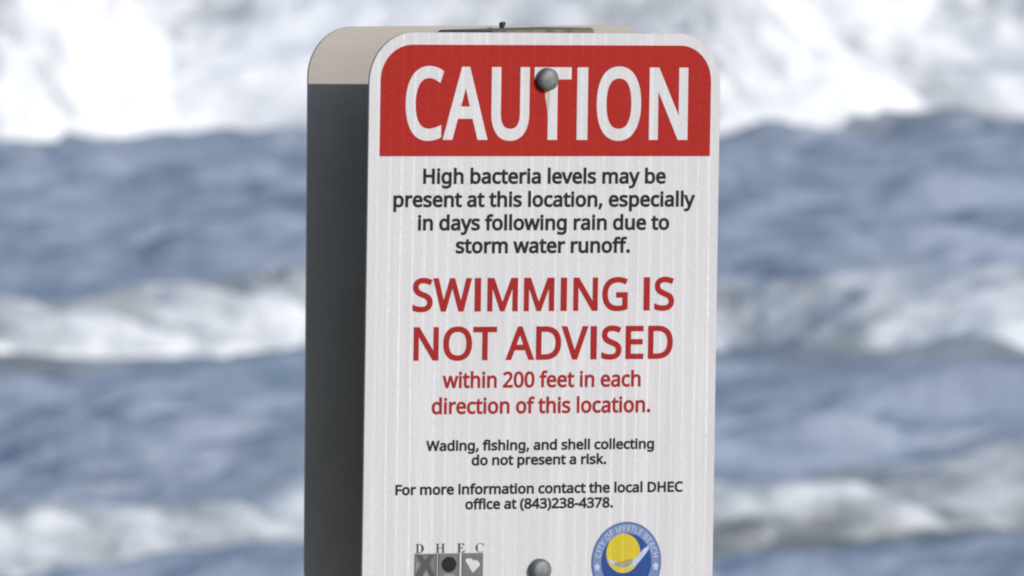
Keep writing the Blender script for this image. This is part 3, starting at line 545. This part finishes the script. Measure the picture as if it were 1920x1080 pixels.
def flatten(c, n=6):
    pts = [c[i:i + 6] for i in range(0, len(c), 6)]
    out = []
    for i, a in enumerate(pts):
        b = pts[(i + 1) % len(pts)]
        p0 = a[2:4]; p1 = a[4:6]; p2 = b[0:2]; p3 = b[2:4]
        cr = abs((p1[0] - p0[0]) * (p3[1] - p0[1]) - (p1[1] - p0[1]) * (p3[0] - p0[0])) + abs((p2[0] - p0[0]) * (p3[1] - p0[1]) - (p2[1] - p0[1]) * (p3[0] - p0[0]))
        k = 1 if cr < 60 else n
        for j in range(k):
            t = j / k; u = 1 - t
            out.append((u**3 * p0[0] + 3 * u * u * t * p1[0] + 3 * u * t * t * p2[0] + t**3 * p3[0],
                        u**3 * p0[1] + 3 * u * u * t * p1[1] + 3 * u * t * t * p2[1] + t**3 * p3[1]))
    q = []
    for p in out:
        if not q or math.hypot(p[0] - q[-1][0], p[1] - q[-1][1]) > 1: q.append(p)
    if math.hypot(q[0][0] - q[-1][0], q[0][1] - q[-1][1]) < 1: q.pop()
    return q


def area(p):
    return sum(p[i - 1][0] * p[i][1] - p[i][0] * p[i - 1][1] for i in range(len(p))) / 2


def grow(p, d):
    """offset a closed contour outwards by d (mitred)"""
    n = len(p); out = []
    for i in range(n):
        a, b, c = p[i - 1], p[i], p[(i + 1) % n]
        e1 = (b[0] - a[0], b[1] - a[1]); e2 = (c[0] - b[0], c[1] - b[1])
        l1 = math.hypot(*e1) or 1; l2 = math.hypot(*e2) or 1
        n1 = (e1[1] / l1, -e1[0] / l1); n2 = (e2[1] / l2, -e2[0] / l2)
        m = (n1[0] + n2[0], n1[1] + n2[1]); k = max(.5, (1 + n1[0] * n2[0] + n1[1] * n2[1]))
        out.append((b[0] + m[0] / k * d, b[1] + m[1] / k * d))
    return out


CAPH = max(GLY['H'][1][0][3::6])
SGN = 1 if area(flatten(GLY['H'][1][0])) > 0 else -1      # outer contours' turning direction


GLY['I'] = (262, [[c for x, y in ((86, 0), (176, 0), (176, CAPH), (86, CAPH)) for c in (x, y, x, y, x, y)][::1]])
if (area(flatten(GLY['I'][1][0])) > 0) != (SGN > 0):
    GLY['I'] = (262, [[c for x, y in ((86, 0), (86, CAPH), (176, CAPH), (176, 0)) for c in (x, y, x, y, x, y)]])


def line_polys(text, u0, u1, vbase, cap, bold, tracking=0):
    """one group of contours per letter, millimetres on the plate, u right, v down"""
    x = 0; raw = []
    for ch in text:
        adv, cs = GLY[ch]
        if cs: raw.append([[(px + x, py) for px, py in flatten(c)] for c in cs])
        x += adv + tracking
    lo = min(p[0] for g in raw for c in g for p in c); hi = max(p[0] for g in raw for c in g for p in c)
    sy = (cap - 2 * bold) / CAPH
    sx = (u1 - u0 - 2 * bold) / (hi - lo)
    out = []
    for g in raw:
        gg = []
        for c in g:
            q = [((p[0] - lo) * sx + u0 + bold, p[1] * sy + bold) for p in c]
            gg.append([(a, vbase - b) for a, b in grow(q, bold * SGN)])
        out.append(gg)
    return out


def winding(pt, c):
    """non-zero winding number of a closed contour about a point"""
    x, y = pt; w = 0
    for i in range(len(c)):
        x0, y0 = c[i - 1]; x1, y1 = c[i]
        if (y0 <= y) != (y1 <= y):
            xx = x0 + (y - y0) / (y1 - y0) * (x1 - x0)
            if xx > x: w += 1 if y1 > y0 else -1
    return w


def fill_mesh(name, groups, lift):
    """fill groups of closed contours as one flat sheet lying on the plate"""
    V = []; F = []
    for polys in groups:
        pts = []; edges = []
        for c in polys:
            b = len(pts); n = len(c)
            pts += [Vector(p) for p in c]
            edges += [(b + i, b + (i + 1) % n) for i in range(n)]
        vs, _, fs, _, _, _ = delaunay_2d_cdt(pts, edges, [], 0, 1e-5)
        b = len(V)
        V += [(v.x / 1000 - .1524, -lift / 1000, (PH - v.y) / 1000) for v in vs]
        for f in fs:
            if len(f) > 3: continue
            g = [vs[i] for i in f]
            m = ((g[0].x + g[1].x + g[2].x) / 3, (g[0].y + g[1].y + g[2].y) / 3)
            if sum(winding(m, c) for c in polys) == 0: continue
            a = (g[1].x - g[0].x) * (g[2].y - g[0].y) - (g[1].y - g[0].y) * (g[2].x - g[0].x)
            if abs(a) < 1e-7: continue
            F.append(tuple(b + i for i in (f if a < 0 else f[::-1])))
    me = bpy.data.meshes.new(name)
    me.from_pydata(V, [], F); me.update()
    return me


def rounded(u0, v0, u1, v1, r, corners=(1, 1, 1, 1), n=14):
    out = []
    for k, (cx, cy, a0) in enumerate([(u0 + r, v0 + r, 180), (u1 - r, v0 + r, 270), (u1 - r, v1 - r, 0), (u0 + r, v1 - r, 90)]):
        if corners[k]:
            for i in range(n + 1):
                a = R(a0 + 90 * i / n); out.append((cx + r * math.cos(a), cy + r * math.sin(a)))
        else:
            out.append([(u0, v0), (u1, v0), (u1, v1), (u0, v1)][k])
    return out


def disc(cu, cv, r, n=48, ry=None):
    ry = ry or r
    return [(cu + r * math.cos(2 * math.pi * i / n), cv + ry * math.sin(2 * math.pi * i / n)) for i in range(n)]


# ------------------------------------------------------------------ the two signs and their post
TH = 2.0                     # plate thickness, mm
PH = 445.0                   # plate height
CORNER = 38.0
TOPL = Vector((-0.105887, 12.0, 3.667325))           # upper left corner of the front plate


def sign_frame(name, topleft, roll):
    """an Empty at the middle of the plate's lower edge; local x right, z up, -y towards the viewer"""
    U = (math.cos(roll) * SIDE - math.sin(roll) * Vector((0, 0, 1)))
    V = (math.sin(roll) * SIDE + math.cos(roll) * Vector((0, 0, 1)))
    e = bpy.data.objects.new(name, None); e.empty_display_size = .05
    M = Matrix((U, -NRM, V)).transposed().to_4x4()
    M.translation = topleft + U * .1524 - V * (PH / 1000)
    e.matrix_world = M
    return link(e)


def plate_obj(name, parent, mat_front, mat_back, edge, bend=0.0, seed=1):
    """a thin sheet with rounded corners, slightly wavy as real sheet is"""
    out = rounded(0, 0, 304.8, PH, CORNER, n=20)
    full = []
    for i, p_ in enumerate(out):
        q = out[(i + 1) % len(out)]; L = math.hypot(q[0] - p_[0], q[1] - p_[1]); k = max(1, int(L / 20))
        for j in range(k): full.append((p_[0] + (q[0] - p_[0]) * j / k, p_[1] + (q[1] - p_[1]) * j / k))
    n = len(full)
    V = []; F = []
    bev = .25
    ring = [(0, 0, 1), (0, -1, 0)]
    def pos(u, v, y): return (u / 1000 - .1524, y / 1000, (PH - v) / 1000)
    rings = [(bev, 0), (0, bev), (0, TH - bev), (bev, TH)]
    cx, cy = 152.4, PH / 2
    for ins, y in rings:
        for (u, v) in full:
            L = math.hypot(u - cx, v - cy)
            V.append(pos(u - (u - cx) / L * ins, v - (v - cy) / L * ins, y))
    for r_ in range(3):
        for i in range(n):
            j = (i + 1) % n
            F.append((r_ * n + i, r_ * n + j, (r_ + 1) * n + j, (r_ + 1) * n + i))
    F.append(tuple(range(n - 1, -1, -1)))
    F.append(tuple(range(3 * n, 4 * n)))
    o = mesh_obj(name, V, F, mat_front, parent)
    me = o.data
    me.materials.append(mat_back); me.materials.append(edge)
    for p_ in me.polygons[:3 * n]: p_.material_index = 2
    me.polygons[3 * n + 1].material_index = 1
    me.polygons[3 * n].material_index = 0
    # outward normals
    import bmesh
    bm = bmesh.new(); bm.from_mesh(me); bmesh.ops.recalc_face_normals(bm, faces=bm.faces); bm.to_mesh(me); bm.free()
    return o


front = sign_frame('caution_sign', TOPL, R(1.0))
tag(front, 'white and red CAUTION sign warning against swimming, on a timber post', 'sign')
plate_obj('sign_panel', front, WHITE, ALU, ALU)


def on_plate(name, polys, mat, lift, parent=front):
    if not isinstance(polys[0][0], list): polys = [polys]      # one group of contours
    me = fill_mesh(name, polys, lift)
    me.materials.append(mat)
    return link(bpy.data.objects.new(name, me), parent)


head = on_plate('header_panel', [rounded(9.6, 9.3, 296.6, 92.8, 27, (1, 1, 0, 0), 18)], RED, .15)
LINES = [
    ('CAUTION', 31.3, 276.4, 80.5, 54.6, 1.7, WHITE, .30, 32),
    ('High bacteria levels may be', 47.4, 258.2, 113.6, 11.6, .56, INK, .15, 0),
    ('present at this location, especially', 22.1, 284.0, 131.0, 11.6, .56, INK, .15, 0),
    ('in days following rain due to', 43.5, 261.8, 148.5, 11.6, .56, INK, .15, 0),
    ('storm water runoff.', 76.4, 227.7, 165.7, 11.6, .56, INK, .15, 0),
    ('SWIMMING IS', 39.8, 267.1, 209.3, 25.2, .80, REDINK, .15, 0),
    ('NOT ADVISED', 41.3, 266.6, 245.9, 25.2, .80, REDINK, .15, 0),
    ('within 200 feet in each', 66.9, 238.9, 266.7, 12.1, .48, REDINK, .15, 0),
    ('direction of this location.', 57.8, 247.7, 286.2, 12.1, .48, REDINK, .15, 0),
    ('Wading, fishing, and shell collecting', 53.5, 251.5, 313.8, 7.9, .42, INK, .15, 0),
    ('do not present a risk.', 92.9, 209.9, 324.9, 7.9, .42, INK, .15, 0),
    ('For more information contact the local DHEC', 27.5, 277.4, 346.6, 8.0, .42, INK, .15, 0),
    ('office at (843)238-4378.', 88.0, 216.4, 357.9, 8.0, .42, INK, .15, 0),
]
for t, u0, u1, vb, cap, bold, mat, lift, trk in LINES:
    pl = line_polys(t, u0, u1, vb, cap, bold, trk)
    par = head if t == 'CAUTION' else front
    on_plate('lettering', pl, mat, lift, par)


def rect(u0, v0, u1, v1): return [(u0, v0), (u1, v0), (u1, v1), (u0, v1)]


# agency logo: serif initials over three grey squares
def serif_logo():
    top, bot = 383.2, 390.2
    h = bot - top
    D = [[(45.6, top), (49.4, top), (51.4, top + .8), (52.8, top + 2.3), (53.0, top + 3.6), (52.6, top + 5.0), (51.3, top + 6.3), (49.4, bot), (45.6, bot), (45.6, bot - .35), (46.5, bot - .5), (46.5, top + .5), (45.6, top + .35)],
         [(48.2, top + .5), (48.2, bot - .5), (49.2, bot - .55), (50.3, bot - 1.4), (50.7, top + 3.5), (50.3, top + 1.5), (49.2, top + .55)]]
    Hh = [rect(63.0, top, 66.2, top + .4), rect(63.8, top + .4, 65.5, bot - .4), rect(63.0, bot - .4, 66.2, bot),
          rect(67.8, top, 71.0, top + .4), rect(68.5, top + .4, 70.2, bot - .4), rect(67.8, bot - .4, 71.0, bot),
          rect(65.5, top + 3.2, 68.5, top + 3.7)]
    E = [[(81.4, top), (87.6, top), (87.6, top + 1.9), (87.1, top + 1.9), (86.3, top + .6), (84.2, top + .5), (84.2, top + 3.1), (85.6, top + 3.1), (85.9, top + 2.4), (86.2, top + 2.4), (86.2, top + 4.6), (85.9, top + 4.6), (85.6, top + 3.7),
          (84.2, top + 3.7), (84.2, bot - .5), (86.5, bot - .6), (87.5, bot - 2.1), (88.0, bot - 2.1), (87.8, bot), (81.4, bot), (81.4, bot - .35), (82.3, bot - .5), (82.3, top + .5), (81.4, top + .35)]]
    Cc = []
    cu_, cv_ = 101.3, (top + bot) / 2
    o_ = []; i_ = []
    for k in range(0, 29):
        a = R(42 + 276 * k / 28)
        w_ = 1.0 if 100 < math.degrees(a) < 260 else .45
        o_.append((cu_ + 3.9 * math.cos(a), cv_ - (h / 2 + .05) * math.sin(a)))
        thick = .4 + 1.5 * max(0, -math.cos(a)) ** 1.2
        i_.append((cu_ + (3.9 - thick) * math.cos(a), cv_ - (h / 2 - .35) * math.sin(a)))
    Cc = [o_ + i_[::-1]]
    tick = rect(103.9, top + .1, 104.4, top + 2.3)
    return [D] + [[h_] for h_ in Hh] + [E, Cc, [tick]]


logo = on_plate('agency_logo', serif_logo(), MIDINK, .15)
SQ = [(44.6, 63.6), (65.9, 83.4), (85.9, 104.1)]
for a, b_ in SQ:
    on_plate('emblem_square', [rect(a, 390.6, b_, 414)], GREYINK, .15, logo)
for u in (63.9, 65.5, 83.3, 86.0):
    on_plate('dividing_line', [rect(u - .35, 390.6, u + .35, 414)], MIDINK, .30, logo)
on_plate('emblem_pattern', [[(46.5, 391.6), (51, 391.6), (54, 395.5), (57, 391.6), (61.5, 391.6), (57.6, 398.6), (63.2, 408), (63.2, 411), (60.5, 411), (55.0, 402.0), (49.5, 411), (45.2, 411), (45.2, 407.5), (51.0, 398.8)]], MIDINK, .30, logo)
on_plate('emblem_pattern', [[(54.8, 403.5), (58.5, 409.5), (58.0, 413), (50.8, 413), (50.8, 410)], [(46, 396), (48.6, 399), (46, 403.5)]], LIGHTINK, .30, logo)
ap = []
for k in range(40):
    a = 2 * math.pi * k / 40
    r_ = 6.3 * (1 + .05 * math.cos(2 * a)) * (1.0 - .10 * max(0, -math.sin(a)) ** 3)
    ap.append((74.6 + r_ * .98 * math.cos(a) * (1 - .12 * max(0, -math.sin(a))), 398.6 + r_ * 1.02 * math.sin(a)))
on_plate('emblem_pattern', [ap], INK, .30, logo)
on_plate('emblem_pattern', [[(66.6, 414), (67.6, 409.5), (70.5, 406.3), (74.5, 405.6), (79, 406.4), (81.6, 409.8), (82.4, 414)]], LIGHTINK, .22, logo)
st = [(1310, 500), (1350, 475), (1450, 468), (1500, 520), (1570, 508), (1652, 590), (1640, 640), (1565, 720), (1490, 800), (1440, 735), (1380, 620), (1330, 550)]
on_plate('emblem_pattern', [[(44.6 + (x_ - 125) / 26.9, 390.6 + (y_ - 350) / 30.2 * 1.0) for x_, y_ in st]], WHITE, .30, logo)

# round town seal
CU, CV, CR = 228.7, 399.2, 30.6
seal = on_plate('town_seal', [disc(CU, CV, CR, 96)], NAVY, .15)
on_plate('seal_ring', [disc(CU, CV, CR - 1.5, 96), disc(CU, CV, CR - 8.6, 96)[::-1]], RINGBLUE, .30, seal)
on_plate('seal_field', [disc(CU, CV, CR - 8.9, 96)], BLUE, .30, seal)
on_plate('seal_sun', [disc(225.8, 392.4, 14.9, 72)], YELLOW, .45, seal)
bird = on_plate('seal_bird', [[(212.0, 396.6), (216, 397.4), (221, 399.2), (226, 400.6), (232, 399.6), (237.5, 395.4), (243, 389.6), (248.6, 386.2), (247.5, 390.4), (243.0, 395.5), (238.5, 400.3), (233, 403.2), (226, 404.0), (219, 402.2), (214, 399.3)]], PALE, .60, seal)
on_plate('bird_body', [[(217.5, 399.6), (224, 398.6), (229, 397.2), (233, 396.8), (234, 399.5), (231, 402.4), (226, 403.4), (220, 402)]], TAN, .75, bird)
for sgn in (-1, 1):
    su, sv = CU + sgn * (CR - 5.0), 402.6
    pts = []
    for k in range(10):
        a = R(-90 + 36 * k); r_ = 3.1 if k % 2 == 0 else 1.75
        pts.append((su + r_ * math.cos(a), sv + r_ * 1.15 * math.sin(a)))
    on_plate('seal_star', [pts], PALE, .45, seal)


def arc_text(text, radius, cap, a0, a1, bold):
    x = 0; raw = []
    for ch in text:
        adv, cs = GLY[ch]
        if cs: raw.append([[(px + x, py) for px, py in flatten(c, 3)] for c in cs])
        x += adv + 60
    sc = cap / CAPH; out = []
    for g in raw:
        gg = []
        for c in g:
            o_ = []
            for px, py in grow([(p_[0] * sc, p_[1] * sc) for p_ in c], bold * SGN):
                a = R(a0 + (a1 - a0) * (px / (x * sc)))
                o_.append((CU + (radius + py) * math.sin(a), CV - (radius + py) * math.cos(a)))
            gg.append(o_)
        out.append(gg)
    return out


on_plate('seal_lettering', arc_text('CITY OF MYRTLE BEACH', CR - 7.3, 4.6, -82, 84, .06), PALE, .45, seal)


def dome(name, parent, u, v, r, h, y0=0.0, sq=0):
    V = []; F = []
    n = 32; prof = [(r * 1.0, 0), (r, h * .45), (r * .97, h * .66), (r * .88, h * .80), (r * .68, h * .91), (r * .40, h * .98), (r * .15, h)]
    for rr_, hh in prof:
        for i in range(n):
            a = 2 * math.pi * i / n
            V.append((u / 1000 - .1524 + rr_ * math.cos(a), y0 - hh, (PH - v) / 1000 + rr_ * math.sin(a)))
    for k in range(len(prof) - 1):
        for i in range(n):
            j = (i + 1) % n
            F.append((k * n + i, k * n + j, (k + 1) * n + j, (k + 1) * n + i))
    F.append(tuple((len(prof) - 1) * n + i for i in range(n)))
    F.append(tuple(reversed(range(n))))
    return mesh_obj(name, V, F, BOLT, parent, True)


STAIN = sheeting('rust_stain', (.56, .46, .36), .2)
on_plate('rust_stain', [[(151.2, 41.5), (155.6, 41.5), (155.9, 49), (154.9, 57), (154.0, 62), (153.2, 55), (151.6, 49)]], STAIN, .45)


dome('bolt_head', front, 152.3, 35.0, 0.0086, .0070, -.0003)
dome('bolt_head', front, 152.4, 404.0, 0.0086, .0070, -.0003)

# rear plate: we look at its bare back
TL2 = TOPL - NRM * .0925 + Vector((0, 0, .0017)) - SIDE * .0008
rear = sign_frame('metal_sign', TL2, R(.5))
tag(rear, 'second sign plate seen from its bare metal back, beige at the top and shaded below, behind the CAUTION sign', 'sign')
rear['label'] = 'bare metal back of a second sign plate, mostly in shade, behind the caution sign'
plate_obj('sign_panel', rear, ALU, WHITE, ALU)


# post between the plates
W = .0445
c = TOPL + SIDE * .1524 - NRM * (.002 + .0445)
ztop = 3.6666
zb = 1.0
prof = [(zb, 1.0), (zb + 1.2, 1.0), (ztop - .004, 1.0), (ztop - .001, .985), (ztop, .95)]
pe = bpy.data.objects.new('wooden_post', None); pe.empty_display_size = .1
M = Matrix((SIDE, -NRM, Vector((0, 0, 1)))).transposed().to_4x4()
M.translation = Vector((c.x, c.y, zb))
pe.matrix_world = M
link(pe)
tag(pe, 'square weathered timber post clamped between the two sign plates', 'post')
oct_ = []
k_ = .94
for a, b_ in ((-1, -k_), (-k_, -1), (k_, -1), (1, -k_), (1, k_), (k_, 1), (-k_, 1), (-1, k_)):
    oct_.append((a * W, b_ * W))
V = []; F = []
for z, s in prof:
    for a, b_ in oct_:
        V.append((a * s, b_ * s, z - zb + (.0012 * math.sin(a * 90 + b_ * 50) if z > ztop - .01 else 0)))
for k in range(len(prof) - 1):
    for i in range(8):
        j = (i + 1) % 8
        F.append((k * 8 + i, k * 8 + j, (k + 1) * 8 + j, (k + 1) * 8 + i))
F.append(tuple((len(prof) - 1) * 8 + i for i in range(8)))
F.append(tuple(reversed(range(8))))
mesh_obj('post_shaft', V, F, WOOD, pe)
# bent nail left in the top of the post
V = []; F = []
for z, r_, dx in ((-.01, .0016, 0), (.0014, .0020, .0002), (.0022, .0026, .0004), (.0036, .0024, .0008), (.0042, .0014, .0012)):
    for i in range(10):
        a = 2 * math.pi * i / 10
        V.append((.008 + dx + r_ * math.cos(a), .035 + r_ * math.sin(a), ztop - zb + z))
for k in range(4):
    for i in range(10):
        j = (i + 1) % 10
        F.append((k * 10 + i, k * 10 + j, (k + 1) * 10 + j, (k + 1) * 10 + i))
F.append(tuple(40 + i for i in range(10)))
DARK = Mat('rusty_iron', Roughness=.8)
DARK.set('Base Color', DARK.ramp(DARK.noise(DARK.coords((1, 1, 1)), 500, 3), [(.3, (.02, .018, .016)), (.7, (.06, .04, .03))]))
mesh_obj('nail', V, F, DARK.m, pe)
